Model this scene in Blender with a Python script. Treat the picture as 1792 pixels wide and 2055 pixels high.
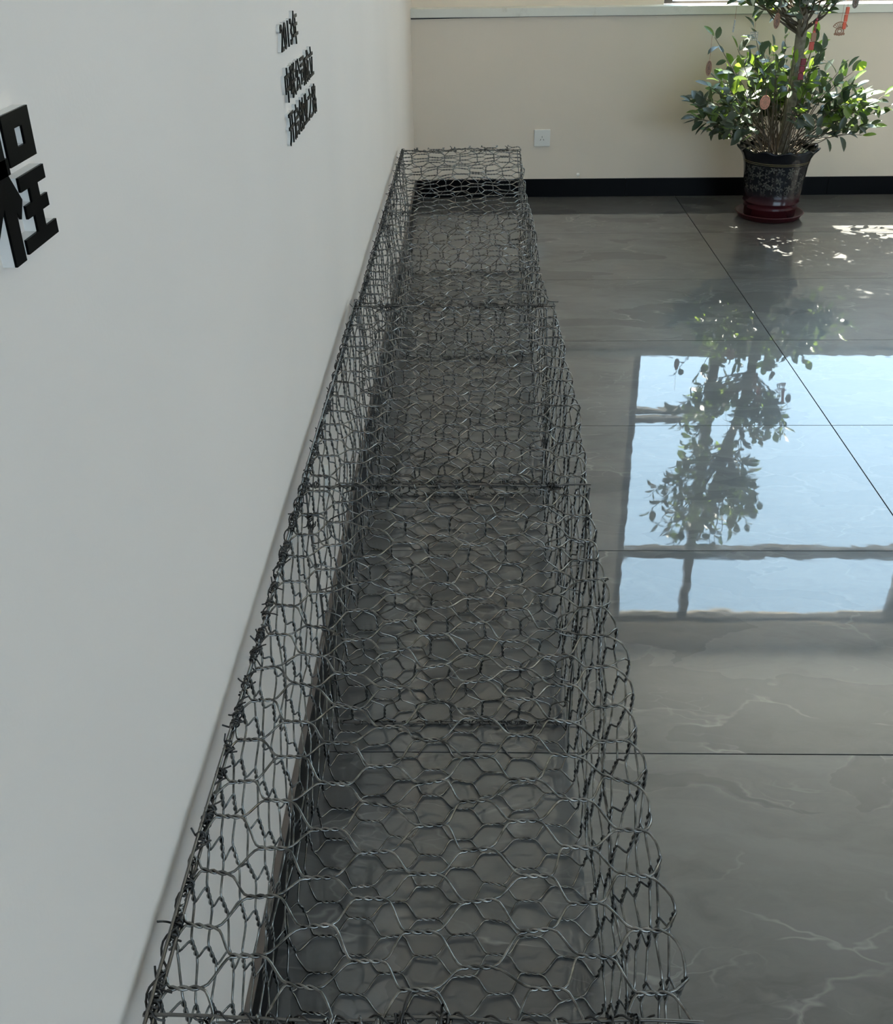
import bpy, bmesh, math, random
import numpy as np
from mathutils import Vector, Matrix

for o in list(bpy.data.objects):
    bpy.data.objects.remove(o)
SC = bpy.context.scene
COL = SC.collection
random.seed(7)
RNG = np.random.default_rng(11)
PI = math.pi

# ------------------------------------------------------------------ camera
IMG_W, IMG_H = 1792, 2055
FPX, PITCH, YAW, ROLL, CAM_H = 2069.4, 0.5350, -0.0297, -0.0151, 1.476
fwd = Vector((math.sin(YAW) * math.cos(PITCH), math.cos(YAW) * math.cos(PITCH), -math.sin(PITCH)))
rt = Vector((math.cos(YAW), -math.sin(YAW), 0))
up = rt.cross(fwd)
rt2 = rt * math.cos(ROLL) + up * math.sin(ROLL)
up2 = up * math.cos(ROLL) - rt * math.sin(ROLL)
cam = bpy.data.cameras.new('camera')
cam.sensor_fit = 'VERTICAL'
cam.sensor_height = 24.0
cam.lens = FPX / IMG_H * 24.0
cam.clip_start = 0.02
camo = bpy.data.objects.new('camera', cam)
COL.objects.link(camo)
mw = Matrix.Identity(4)
for r_ in range(3):
    mw[r_][0] = rt2[r_]; mw[r_][1] = up2[r_]; mw[r_][2] = -fwd[r_]
mw[2][3] = CAM_H
camo.matrix_world = mw
SC.camera = camo

# ------------------------------------------------------------------ sky, sun, exposure
world = bpy.data.worlds.new('sky')
SC.world = world
world.use_nodes = True
nt = world.node_tree
nt.nodes.clear()
wo = nt.nodes.new('ShaderNodeOutputWorld')
bg = nt.nodes.new('ShaderNodeBackground')
geo = nt.nodes.new('ShaderNodeTexCoord')
sep = nt.nodes.new('ShaderNodeSeparateXYZ')
ramp = nt.nodes.new('ShaderNodeValToRGB')
nt.links.new(geo.outputs['Generated'], sep.inputs[0])
nt.links.new(sep.outputs['Z'], ramp.inputs[0])
ramp.color_ramp.elements[0].position = 0.0
ramp.color_ramp.elements[0].color = (0.61, 0.80, 0.97, 1)
ramp.color_ramp.elements[1].position = 0.75
ramp.color_ramp.elements[1].color = (0.52, 0.77, 1.0, 1)
nt.links.new(ramp.outputs[0], bg.inputs[0])
bg.inputs[1].default_value = 6.3
nt.links.new(bg.outputs[0], wo.inputs[0])

sun = bpy.data.lights.new('sun', 'SUN')
sun.energy = 60.0
sun.color = (1.0, 0.93, 0.80)
sun.angle = math.radians(0.53)
suno = bpy.data.objects.new('sun', sun)
COL.objects.link(suno)
suno.rotation_euler = Vector((0.30, -1.0, -1.53)).to_track_quat('-Z', 'Y').to_euler()

SC.view_settings.view_transform = 'Standard'
SC.view_settings.look = 'None'
SC.view_settings.exposure = 0.0
SC.view_settings.gamma = 1.0
SC.view_settings.use_curve_mapping = False
SC.cycles.use_denoising = True
SC.cycles.max_bounces = 10
SC.cycles.diffuse_bounces = 6
SC.cycles.transparent_max_bounces = 16
SC.cycles.sample_clamp_indirect = 8.0
SC.cycles.caustics_reflective = False
SC.cycles.caustics_refractive = False

# ------------------------------------------------------------------ helpers
def mat(name, col=(0.8, 0.8, 0.8), rough=0.5, metal=0.0, spec=0.5, coat=0.0):
    m = bpy.data.materials.new(name)
    m.use_nodes = True
    b = m.node_tree.nodes['Principled BSDF']
    b.inputs['Base Color'].default_value = (*col, 1)
    b.inputs['Roughness'].default_value = rough
    b.inputs['Metallic'].default_value = metal
    b.inputs['Specular IOR Level'].default_value = spec
    b.inputs['Coat Weight'].default_value = coat
    return m

class NB:
    """small node-graph builder"""
    def __init__(s, m):
        s.t = m.node_tree; s.b = s.t.nodes['Principled BSDF']
    def n(s, kind, **kw):
        x = s.t.nodes.new('ShaderNode' + kind)
        for k, v in kw.items():
            if k in x.inputs and not hasattr(x, k):
                x.inputs[k].default_value = v
            elif hasattr(x, k):
                setattr(x, k, v)
            else:
                x.inputs[k].default_value = v
        return x
    def l(s, a, b): s.t.links.new(a, b)
    def math(s, op, a, b=None, c=None):
        x = s.n('Math', operation=op)
        for i, v in enumerate((a, b, c)):
            if v is None: continue
            if isinstance(v, (int, float)): x.inputs[i].default_value = v
            else: s.l(v, x.inputs[i])
        return x.outputs[0]
    def mix(s, fac, a, b, mode='MIX'):
        x = s.n('Mix', data_type='RGBA', blend_type=mode)
        for i, v in ((0, fac), (6, a), (7, b)):
            if isinstance(v, (int, float)): x.inputs[i].default_value = v
            elif isinstance(v, tuple): x.inputs[i].default_value = (*v, 1)
            else: s.l(v, x.inputs[i])
        return x.outputs[2]
    def noise(s, vec, scale, detail=3.0, rough=0.5, dist=0.0):
        x = s.n('TexNoise')
        x.inputs['Scale'].default_value = scale; x.inputs['Detail'].default_value = detail
        x.inputs['Roughness'].default_value = rough; x.inputs['Distortion'].default_value = dist
        if vec is not None: s.l(vec, x.inputs['Vector'])
        return x.outputs['Fac']
    def range(s, v, a, b, c=0.0, d=1.0):
        x = s.n('MapRange'); s.l(v, x.inputs[0])
        for i, q in enumerate((a, b, c, d)): x.inputs[i + 1].default_value = q
        return x.outputs[0]
    def bump(s, h, strength, dist=0.01):
        x = s.n('Bump'); x.inputs['Strength'].default_value = strength; x.inputs['Distance'].default_value = dist
        s.l(h, x.inputs['Height']); s.l(x.outputs[0], s.b.inputs['Normal'])

def tag(o, label=None, cat=None, group=None, kind=None):
    if label: o['label'] = label
    if cat: o['category'] = cat
    if group: o['group'] = group
    if kind: o['kind'] = kind
    return o

def link(name, data, parent=None, loc=None):
    o = bpy.data.objects.new(name, data)
    COL.objects.link(o)
    if loc is not None: o.location = loc
    if parent is not None: o.parent = parent
    return o

def empty(name, loc, label=None, cat=None, group=None, kind=None):
    o = link(name, None, None, loc)
    o.empty_display_size = 0.1
    return tag(o, label, cat, group, kind)

def mesh_np(name, V, Fq, m, smooth=True):
    me = bpy.data.meshes.new(name)
    V = np.ascontiguousarray(V, dtype=np.float32); Fq = np.ascontiguousarray(Fq, dtype=np.int32)
    k = Fq.shape[1]
    me.vertices.add(len(V)); me.vertices.foreach_set('co', V.ravel())
    me.loops.add(Fq.size); me.loops.foreach_set('vertex_index', Fq.ravel())
    me.polygons.add(len(Fq))
    me.polygons.foreach_set('loop_start', np.arange(len(Fq), dtype=np.int32) * k)
    me.polygons.foreach_set('loop_total', np.full(len(Fq), k, dtype=np.int32))
    me.polygons.foreach_set('use_smooth', np.full(len(Fq), smooth, dtype=bool))
    me.update(calc_edges=True)
    if m: me.materials.append(m)
    return me

def tubes(P, ref, r, sides=6):
    """P (M,N,3) centre lines; ref (M,3) reference normal; r radius scalar or (N,) -> verts, quads (ends closed to a point ring)"""
    P = np.asarray(P, float)
    if P.ndim == 2: P = P[None]
    M, N, _ = P.shape
    T = np.gradient(P, axis=1)
    T /= np.linalg.norm(T, axis=2, keepdims=True) + 1e-12
    ref = np.asarray(ref, float)
    if ref.ndim == 1: ref = np.broadcast_to(ref, (M, 3))
    if ref.ndim == 2: ref = ref[:, None, :]
    n = ref - (ref * T).sum(2, keepdims=True) * T
    n /= np.linalg.norm(n, axis=2, keepdims=True) + 1e-12
    b = np.cross(T, n)
    a = np.arange(sides) * 2 * PI / sides
    r = np.broadcast_to(np.asarray(r, float), (N,))[None, :, None, None]
    V = P[:, :, None, :] + r * (np.cos(a)[None, None, :, None] * n[:, :, None, :] + np.sin(a)[None, None, :, None] * b[:, :, None, :])
    idx = np.arange(M * N * sides).reshape(M, N, sides)
    nx = np.roll(idx, -1, axis=2)
    F = np.stack([idx[:, :-1], nx[:, :-1], nx[:, 1:], idx[:, 1:]], axis=-1).reshape(-1, 4)
    return V.reshape(-1, 3), F

def merge(parts):
    Vs, Fs, k = [], [], 0
    for V, F in parts:
        if len(V) == 0: continue
        Vs.append(V); Fs.append(F + k); k += len(V)
    return np.concatenate(Vs), np.concatenate(Fs)

def box_bm(bm, lo, hi, bevel=0.0, seg=2):
    r = bmesh.ops.create_cube(bm, size=1.0)
    vs = r['verts']
    for v in vs:
        v.co = Vector([lo[i] + (v.co[i] + 0.5) * (hi[i] - lo[i]) for i in range(3)])
    if bevel > 0:
        es = list({e for v in vs for e in v.link_edges})
        bmesh.ops.bevel(bm, geom=es, offset=bevel, segments=seg, affect='EDGES', profile=0.6)

def bm_obj(name, bm, m, parent=None, loc=None, smooth=False):
    me = bpy.data.meshes.new(name)
    bmesh.ops.recalc_face_normals(bm, faces=bm.faces)
    bm.to_mesh(me); bm.free()
    me.materials.append(m)
    if smooth: me.polygons.foreach_set('use_smooth', [True] * len(me.polygons))
    return link(name, me, parent, loc)

def box(name, lo, hi, m, parent=None, bevel=0.0, off=(0, 0, 0)):
    bm = bmesh.new()
    box_bm(bm, [lo[i] - off[i] for i in range(3)], [hi[i] - off[i] for i in range(3)], bevel)
    return bm_obj(name, bm, m, parent)

def lathe(name, prof, m, parent=None, loc=None, seg=64, wave=None):
    """prof: list of (r, z); wave(r,z,a) -> (r,z)"""
    V, F = [], []
    for (r, z) in prof:
        for k in range(seg):
            a = 2 * PI * k / seg
            rr, zz = (r, z) if wave is None else wave(r, z, a)
            V.append((rr * math.cos(a), rr * math.sin(a), zz))
    n = len(prof)
    for i in range(n - 1):
        for k in range(seg):
            k2 = (k + 1) % seg
            F.append((i * seg + k, i * seg + k2, (i + 1) * seg + k2, (i + 1) * seg + k))
    me = mesh_np(name, np.array(V), np.array(F), m)
    return link(name, me, parent, loc)

# ------------------------------------------------------------------ materials
def wall_mat(name, col, var=0.03, bump=0.25):
    m = mat(name, col, 0.75, spec=0.3)
    g = NB(m); tc = g.n('TexCoord').outputs['Object']
    f = g.noise(tc, 1.3, 3)
    f2 = g.noise(tc, 14.0, 4)
    c = g.mix(g.range(f, 0.3, 0.7), tuple(x * (1 - var) for x in col), tuple(min(1, x * (1 + var)) for x in col))
    g.l(c, g.b.inputs['Base Color'])
    h = g.math('ADD', g.noise(tc, 3.0, 2), g.math('MULTIPLY', g.noise(tc, 160.0, 2), 0.10))
    g.bump(h, bump, 0.006)
    return m

WX, WY, CEIL = -0.331, 6.060, 3.35
XR, YB = 7.0, -3.6
M_wall = wall_mat('white wall paint', (0.80, 0.72, 0.65))
M_wall_far = wall_mat('cream wall paint', (0.76, 0.675, 0.575))
M_ceil = mat('ceiling paint', (0.74, 0.73, 0.70), 0.8)
M_sill = mat('painted ledge', (0.72, 0.72, 0.66), 0.55)
g = NB(M_sill); tc = g.n('TexCoord').outputs['Object']
f = g.range(g.noise(tc, 9.0, 5, 0.7), 0.58, 0.72)
g.l(g.mix(g.math('MULTIPLY', f, 0.35), (0.72, 0.72, 0.66), (0.40, 0.36, 0.28)), g.b.inputs['Base Color'])
M_base = mat('black polished stone', (0.0035, 0.0035, 0.004), 0.30, spec=0.05)
M_basetop = mat('raw stone edge', (0.16, 0.13, 0.11), 0.7)
M_frame = mat('dark brown window frame', (0.045, 0.035, 0.03), 0.4)
M_grout = mat('dark grout', (0.01, 0.01, 0.01), 0.9)

# glass: clear sheet with a Fresnel reflection
M_glass = bpy.data.materials.new('window glass'); M_glass.use_nodes = True
t = M_glass.node_tree; t.nodes.clear()
o_ = t.nodes.new('ShaderNodeOutputMaterial'); mx = t.nodes.new('ShaderNodeMixShader')
tr = t.nodes.new('ShaderNodeBsdfTransparent'); gl = t.nodes.new('ShaderNodeBsdfGlossy'); fr = t.nodes.new('ShaderNodeFresnel')
tr.inputs[0].default_value = (0.93, 0.96, 0.95, 1); gl.inputs['Roughness'].default_value = 0.01; fr.inputs[0].default_value = 1.45
t.links.new(fr.outputs[0], mx.inputs[0]); t.links.new(tr.outputs[0], mx.inputs[1]); t.links.new(gl.outputs[0], mx.inputs[2]); t.links.new(mx.outputs[0], o_.inputs[0])

# grey marble-look porcelain
M_tile = mat('grey polished porcelain', (0.1, 0.1, 0.1), 0.42, spec=0.28, coat=0.92)
g = NB(M_tile)
g.b.inputs['Coat IOR'].default_value = 1.68
tc = g.n('TexCoord').outputs['Object']
rnd = g.n('ObjectInfo').outputs['Random']
cmb = g.n('CombineXYZ'); g.l(g.math('MULTIPLY', rnd, 37.0), cmb.inputs[0]); g.l(g.math('MULTIPLY', rnd, 91.0), cmb.inputs[1])
va = g.n('VectorMath', operation='ADD'); g.l(tc, va.inputs[0]); g.l(cmb.outputs[0], va.inputs[1])
vec = va.outputs[0]
rotm = g.n('Mapping'); rotm.inputs['Rotation'].default_value = (0, 0, 0.75); rotm.inputs['Scale'].default_value = (1.0, 2.3, 1.0); g.l(vec, rotm.inputs[0])
vr = rotm.outputs[0]
wn = g.n('TexNoise'); wn.inputs['Scale'].default_value = 3.0; wn.inputs['Detail'].default_value = 4.0; g.l(vr, wn.inputs['Vector'])
wv = g.n('VectorMath', operation='MULTIPLY_ADD'); g.l(wn.outputs['Color'], wv.inputs[0]); wv.inputs[1].default_value = (0.5, 0.5, 0.0); g.l(vr, wv.inputs[2])
big = g.noise(wv.outputs[0], 1.7, 6, 0.62, 0.4)
med = g.noise(wv.outputs[0], 6.0, 8, 0.65, 0.6)
c = g.mix(g.range(big, 0.36, 0.64), (0.062, 0.062, 0.061), (0.118, 0.118, 0.116))
c = g.mix(g.math('MULTIPLY', g.range(med, 0.35, 0.7), 0.55), c, (0.142, 0.142, 0.139))
# dark broken fragments: voronoi cells
vo = g.n('TexVoronoi'); vo.inputs['Scale'].default_value = 3.2; g.l(wv.outputs[0], vo.inputs['Vector'])
cell = g.n('SeparateColor'); g.l(vo.outputs['Color'], cell.inputs[0])
c = g.mix(g.math('MULTIPLY', g.range(cell.outputs[0], 0.80, 0.82), 0.50), c, (0.045, 0.045, 0.046))
# light veins along warped cell edges
ve = g.n('TexVoronoi', feature='DISTANCE_TO_EDGE'); ve.inputs['Scale'].default_value = 3.2; g.l(wv.outputs[0], ve.inputs['Vector'])
ved = g.math('MULTIPLY', g.range(ve.outputs['Distance'], 0.0, 0.022, 1.0, 0.0), g.range(g.noise(vec, 5.0, 3), 0.5, 0.66))
c = g.mix(g.math('MULTIPLY', ved, 0.48), c, (0.30, 0.29, 0.28))
vf = g.n('TexVoronoi', feature='DISTANCE_TO_EDGE'); vf.inputs['Scale'].default_value = 9.0; g.l(wv.outputs[0], vf.inputs['Vector'])
vfd = g.math('MULTIPLY', g.range(vf.outputs['Distance'], 0.0, 0.03, 1.0, 0.0), g.range(g.noise(vec, 3.1, 4), 0.56, 0.68))
c = g.mix(g.math('MULTIPLY', vfd, 0.42), c, (0.27, 0.265, 0.26))
g.l(c, g.b.inputs['Base Color'])
smear = g.n('Mapping'); smear.inputs['Scale'].default_value = (4.0, 30.0, 1.0); smear.inputs['Rotation'].default_value = (0, 0, 0.5); g.l(vec, smear.inputs[0])
g.l(g.range(g.noise(smear.outputs[0], 2.0, 4), 0.45, 0.8, 0.012, 0.06), g.b.inputs['Coat Roughness'])
wave = g.n('Mapping'); wave.inputs['Scale'].default_value = (1.0, 1.0, 1.0); g.l(vec, wave.inputs[0])
g.bump(g.math('ADD', g.noise(wave.outputs[0], 14.0, 1.0, 0.4), g.math('MULTIPLY', g.noise(wave.outputs[0], 45.0, 0.0), 0.12)), 0.065, 0.0022)
g.l(g.b.inputs['Normal'].links[0].from_socket, g.b.inputs['Coat Normal'])

M_wire = mat('dull galvanised wire', (0.19, 0.19, 0.19), 0.26, metal=1.0)
g = NB(M_wire); tc = g.n('TexCoord').outputs['Object']
f = g.noise(tc, 60.0, 3)
g.l(g.mix(g.range(f, 0.35, 0.7), (0.09, 0.088, 0.083), (0.33, 0.32, 0.30)), g.b.inputs['Base Color'])
M_rod = mat('steel selvedge rod', (0.16, 0.155, 0.145), 0.28, metal=1.0)
M_tie = mat('dark tie wire', (0.06, 0.057, 0.054), 0.4, metal=0.9)

M_black = mat('black acrylic face', (0.003, 0.003, 0.003), 0.25, spec=0.03)
M_acr = mat('clear acrylic edge', (0.90, 0.88, 0.85), 0.10, spec=0.5)
M_acr.node_tree.nodes['Principled BSDF'].inputs['Transmission Weight'].default_value = 0.15
M_plate = mat('white plastic', (0.78, 0.77, 0.73), 0.35)
M_hole = mat('dark slot and crack', (0.01, 0.01, 0.01), 0.6)

# ------------------------------------------------------------------ the setting
fl = box('floor', (WX - 0.1, YB, -0.12), (XR, WY + 0.1, -0.0105), M_grout)
tag(fl, kind='structure')
TX, TY, X0, Y0, GAP, GAPX = 1.5, 0.75, 1.160, 1.540, 0.0028, 0.0032
def tile_mesh(w, d):
    bm = bmesh.new()
    box_bm(bm, (-w / 2, -d / 2, -0.010), (w / 2, d / 2, 0.0), 0.0003, 1)
    me = bpy.data.meshes.new('tile'); bmesh.ops.recalc_face_normals(bm, faces=bm.faces); bm.to_mesh(me); bm.free(); me.materials.append(M_tile)
    return me
full_tile = tile_mesh(TX - GAPX, TY - GAP)
xs = [X0 + TX * k for k in range(-1, 4)]
ys = [Y0 + TY * k for k in range(-7, 7)]
for xa in xs:
    xb = min(xa + TX, XR); xl = max(xa, WX)
    if xb - xl < 0.05: continue
    for ya in ys:
        yb = min(ya + TY, WY); yl = max(ya, YB)
        if yb - yl < 0.015: continue
        isfull = abs((xb - xl) - TX) < 0.001 and abs((yb - yl) - TY) < 1e-6
        me = full_tile if isfull else tile_mesh(xb - xl - GAPX, yb - yl - GAP)
        link('tile', me, fl, ((xl + xb) / 2, (yl + yb) / 2, 0.0))

tag(box('wall_left', (WX - 0.12, YB, -0.02), (WX, WY + 0.25, CEIL), M_wall), kind='structure')
WIN_X0, WIN_X1, SILL_T, WIN_T = 1.022, 4.80, 0.985, 3.13
UPY = 6.155                       # wall plane above the ledge
bm = bmesh.new()
box_bm(bm, (WX, WY, -0.02), (XR, WY + 0.25, SILL_T - 0.045))
box_bm(bm, (WX, UPY, SILL_T - 0.045), (WIN_X0, UPY + 0.16, CEIL))
box_bm(bm, (WIN_X1, UPY, SILL_T - 0.045), (XR, UPY + 0.16, CEIL))
box_bm(bm, (WIN_X0, UPY, WIN_T), (WIN_X1, UPY + 0.16, CEIL))
tag(bm_obj('wall_back', bm, M_wall_far), kind='structure')
tag(box('ceiling', (WX, YB, CEIL), (XR, WY + 0.3, CEIL + 0.1), M_ceil), kind='structure')
bm = bmesh.new()  # unseen right wall, its opening added to let in more light
box_bm(bm, (XR, YB, -0.02), (XR + 0.12, -1.0, CEIL)); box_bm(bm, (XR, 0.3, -0.02), (XR + 0.12, WY + 0.3, CEIL))
box_bm(bm, (XR, -1.0, 2.3), (XR + 0.12, 0.3, CEIL)); box_bm(bm, (XR, -1.0, -0.02), (XR + 0.12, 0.3, 0.9))
tag(bm_obj('wall_right', bm, M_wall), kind='structure')
# unseen wall behind the camera; its unglazed opening is added to brighten the room
bm = bmesh.new()
box_bm(bm, (WX, YB - 0.12, -0.02), (1.2, YB, CEIL)); box_bm(bm, (6.2, YB - 0.12, -0.02), (XR, YB, CEIL))
box_bm(bm, (1.2, YB - 0.12, 2.6), (6.2, YB, CEIL)); box_bm(bm, (1.2, YB - 0.12, -0.02), (6.2, YB, 0.9))
tag(bm_obj('wall_front', bm, M_wall), kind='structure')

# ledge under the window, and a dark strip standing in for the shaded crack below it
bm = bmesh.new()
box_bm(bm, (WX, WY - 0.016, SILL_T - 0.043), (XR, UPY, SILL_T), 0.003, 2)
tag(bm_obj('trim_1', bm, M_sill), kind='structure')
V = np.array([(WX, SILL_T - 0.0505), (-0.18, SILL_T - 0.0495), (-0.02, SILL_T - 0.0475), (0.30, SILL_T - 0.0455), (XR, SILL_T - 0.0448)])  # near-black strip drawn for the dark gap, thicker at the left
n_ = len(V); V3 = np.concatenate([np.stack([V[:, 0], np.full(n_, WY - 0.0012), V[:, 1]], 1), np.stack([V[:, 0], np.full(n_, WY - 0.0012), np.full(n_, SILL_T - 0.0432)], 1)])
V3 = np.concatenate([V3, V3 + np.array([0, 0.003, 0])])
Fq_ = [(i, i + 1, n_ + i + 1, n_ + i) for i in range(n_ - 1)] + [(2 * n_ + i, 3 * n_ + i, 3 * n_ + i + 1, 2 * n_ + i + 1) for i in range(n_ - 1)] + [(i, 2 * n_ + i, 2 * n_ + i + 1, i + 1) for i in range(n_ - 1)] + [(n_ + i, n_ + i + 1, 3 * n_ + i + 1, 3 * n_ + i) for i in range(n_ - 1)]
tag(link('crack_strip', mesh_np('crack_strip', V3, np.array(Fq_), M_hole, False)), kind='structure')

# skirtings: polished stone pieces butted end to end
def skirting(name, pieces, axis):
    root = empty(name, (0, 0, 0), kind='structure')
    for a, b in pieces:
        if axis == 'x':
            box('skirting_piece', (a, WY - 0.012, 0.001), (b, WY - 0.0005, 0.1005), M_base, root, 0.0012)
        else:
            p = box('skirting_piece', (WX + 0.0005, a, 0.001), (WX + 0.012, b, 0.098), M_base, root, 0.0008)
            box('raw_edge', (WX + 0.0005, a, 0.0975), (WX + 0.0115, b, 0.1012), M_basetop, p)
    return root
skirting('baseboard_back', [(WX + 0.012, 0.87), (0.8712, 2.02), (2.0212, 3.5), (3.5012, 5.0), (5.0012, XR)], 'x')
skirting('baseboard_left', [(YB, -1.5), (-1.4988, 0.3), (0.3012, 1.28), (1.2812, 2.02), (2.0212, 3.52), (3.5212, 5.02), (5.0212, WY - 0.012)], 'y')

# windows
def window(name, x0, mul, x1, sash_left):
    root = empty(name, (0, 0, 0), kind='structure')
    ya, yb = UPY + 0.03, UPY + 0.085
    def bar(nm, lo, hi, y0=ya, y1=yb):
        return box(nm, (lo[0], y0, lo[1]), (hi[0], y1, hi[1]), M_frame, root, 0.002)
    z0, z1 = SILL_T, WIN_T
    bar('frame_stile', (x0, z0), (x0 + 0.05, z1)); bar('frame_stile', (x1 - 0.05, z0), (x1, z1))
    bar('frame_rail', (x0 + 0.05, z0), (x1 - 0.05, z0 + 0.012)); bar('frame_rail', (x0 + 0.05, z1 - 0.04), (x1 - 0.05, z1))
    bar('mullion', (mul - 0.03, z0 + 0.012), (mul + 0.03, z1 - 0.04))
    for a, b in ((x0 + 0.05, mul - 0.03), (mul + 0.03, x1 - 0.05)):
        bar('transom', (a, 2.50), (b, 2.58))
    bar('transom', (x0 + 0.05, 1.415), (mul - 0.03, 1.445)); bar('transom', (x0 + 0.05, 1.475), (mul - 0.03, 1.505))
    for (xa, xb, za, zb) in ((x0 + 0.05, mul - 0.03, z0 + 0.012, 1.415), (x0 + 0.05, mul - 0.03, 1.505, 2.50), (x0 + 0.05, mul - 0.03, 1.445, 1.475), (x0 + 0.05, mul - 0.03, 2.58, z1 - 0.04),
                             (mul + 0.03, x1 - 0.05, z0 + 0.012, 2.50), (mul + 0.03, x1 - 0.05, 2.58, z1 - 0.04)):
        # one flat sheet of glass each, seated in the frame
        V = np.array([(xa, ya + 0.03, za), (xb, ya + 0.03, za), (xb, ya + 0.03, zb), (xa, ya + 0.03, zb)])
        link('pane', mesh_np('pane', V, np.array([[0, 1, 2, 3]]), M_glass, False), root)
window('window_1', WIN_X0, 1.545, 3.08, True)
window('window_2', 3.08, 3.66, 4.80, True)

M_out = mat('pale concrete outside', (0.62, 0.60, 0.55), 0.9)
tag(box('ground', (-30, WY + 0.5, -0.6), (40, 60, -0.4), M_out), kind='structure')

# socket on the back wall
sk = empty('wall_socket', (0.388, WY, 0.325), 'white square wall socket with three slots between cage and plant', 'socket')
box('cover_plate', (0.343, WY - 0.009, 0.280), (0.433, WY, 0.370), M_plate, sk, 0.0025, off=(0.388, WY, 0.325))
for (dx, dz, a) in ((0.0, 0.006, 0), (-0.0085, -0.009, 0.5), (0.0085, -0.009, -0.5)):
    bm = bmesh.new(); box_bm(bm, (-0.0012, -0.0006, -0.0045), (0.0012, 0.0006, 0.0045))
    s = bm_obj('pin_slot', bm, M_hole, sk, (dx, -0.0094, dz)); s.rotation_euler = (0, a, 0)

# small white strip stuck low on the left wall behind the cage
st = box('cable_strip', (WX, 1.99, 0.335), (WX + 0.008, 2.03, 0.395), M_plate, None, 0.002)
tag(st, 'small white plastic strip stuck on the left wall behind the wire cage', 'strip')
# flake of loose paint and a nail on the back wall
fk = lathe('paint_flake', [(0.0, 0.0045), (0.006, 0.004), (0.009, 0.002), (0.010, 0.0)], M_plate, None, (0.60, WY - 0.001, 0.122), 12)
fk.rotation_euler = (PI / 2, 0, 0)
tag(fk, 'small pale paint flake on the back wall just above the skirting', 'flake')

# ------------------------------------------------------------------ raised lettering on the left wall
def glyph_mesh(ch, em, depth, off=0.0, bold=0.0):
    c = bpy.data.curves.new('glyph', 'FONT')
    c.body = ch; c.size = em; c.extrude = depth / 2; c.offset = bold; c.resolution_u = 3
    o = bpy.data.objects.new('glyph', c); COL.objects.link(o)
    me = bpy.data.meshes.new_from_object(o.evaluated_get(bpy.context.evaluated_depsgraph_get()))
    bpy.data.objects.remove(o)
    w = max([v.co.x for v in me.vertices] + [0.0])
    for v in me.vertices:
        x, y, z = v.co
        v.co = (z + depth / 2 + off, x, y)       # front faces +X, runs along +Y, stands along +Z
    me.materials.clear()
    return me, w

def letter(ch, y, z, em, word, bold, yw=1.0):
    t = empty('raised_character', (WX, y, z), word, 'lettering', 'raised characters on the left wall')
    body, w = glyph_mesh(ch, em, 0.0058, 0.0, bold * 0.9)
    face, _ = glyph_mesh(ch, em, 0.0020, 0.0059, bold)
    body.materials.append(M_acr); face.materials.append(M_black)
    for nm, me in (('acrylic_body', body), ('black_face', face)):
        for v in me.vertices: v.co.y *= yw
        link(nm, me, t)
    return w
LINES = [
    ('2013年', 1.895, 1.2585, 0.060, ['digit two with a flat foot starting the top line', 'oval digit zero second in the top line', 'straight single stroke digit one of the top line', 'double curved digit three of the top line', 'character for year ending the top line']),
    ('中联公司成立', 1.898, 1.1785, 0.0605, ['first character (middle) of the second line', 'second, densest character of the second line', 'third character of the second line, two open strokes over a hook', 'fourth character of the second line with a small box', 'fifth character of the second line with a slanting hook', 'last character of the second line on a flat foot']),
    ('开启创业之路', 1.903, 1.1085, 0.0605, ['first character of the bottom line, two bars on two legs', 'second character of the bottom line with a box below', 'third character of the bottom line with an upright blade stroke', 'fourth character of the bottom line on a flat foot', 'fifth character of the bottom line, a dot over a sweeping tail', 'last character of the bottom line with a foot radical']),
]
for text, y, z, em, words in LINES:
    for ch, wd in zip(text, words):
        adv = em * (0.57 if ch.isascii() else 1.0)
        letter(ch, y, z, em, 'small black raised ' + wd, 0.0005)
        y += adv

# the large character cut by the frame's left edge, stroke by stroke (Y, Z) on the wall
big = empty('raised_character', (WX, 0.74, 1.258), 'large glossy black raised character with clear edges at the left edge', 'lettering', 'large raised characters on the left wall')
def stroke_quads():
    Q = []
    def r(y0, z0, y1, z1): Q.append([(y0, z0), (y1, z0), (y1, z1), (y0, z1)])
    # mouth
    r(.731, 1.320, .750, 1.354); r(.764, 1.320, .780, 1.354); r(.750, 1.343, .764, 1.354); r(.750, 1.320, .764, 1.3305)
    # king
    r(.7385, 1.3015, .787, 1.3115); r(.741, 1.282, .784, 1.2915); r(.730, 1.2595, .791, 1.2700); r(.7545, 1.270, .7705, 1.282); r(.7545, 1.2915, .7705, 1.3015)
    # grain
    r(.706, 1.2575, .724, 1.342); r(.672, 1.3165, .7285, 1.3275)
    Q.append([(.676, 1.334), (.722, 1.344), (.719, 1.355), (.674, 1.345)])
    Q.append([(.706, 1.3165), (.672, 1.284), (.679, 1.273), (.706, 1.298)])
    Q.append([(.724, 1.3165), (.738, 1.297), (.730, 1.285), (.724, 1.292)])
    return Q
def extr(x0, x1, shrink, name, m):
    bm = bmesh.new()
    for q in stroke_quads():
        a = [bm.verts.new((x0, y - 0.74, z - 1.258)) for y, z in q]; b = [bm.verts.new((x1, y - 0.74, z - 1.258)) for y, z in q]
        bm.faces.new(a[::-1]); bm.faces.new(b)
        for i in range(4): bm.faces.new((a[i], a[(i + 1) % 4], b[(i + 1) % 4], b[i]))
    return bm_obj(name, bm, m, big)
extr(0.0, 0.0085, 0, 'acrylic_body', M_acr)
extr(0.0086, 0.0105, 0, 'black_face', M_black)

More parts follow.
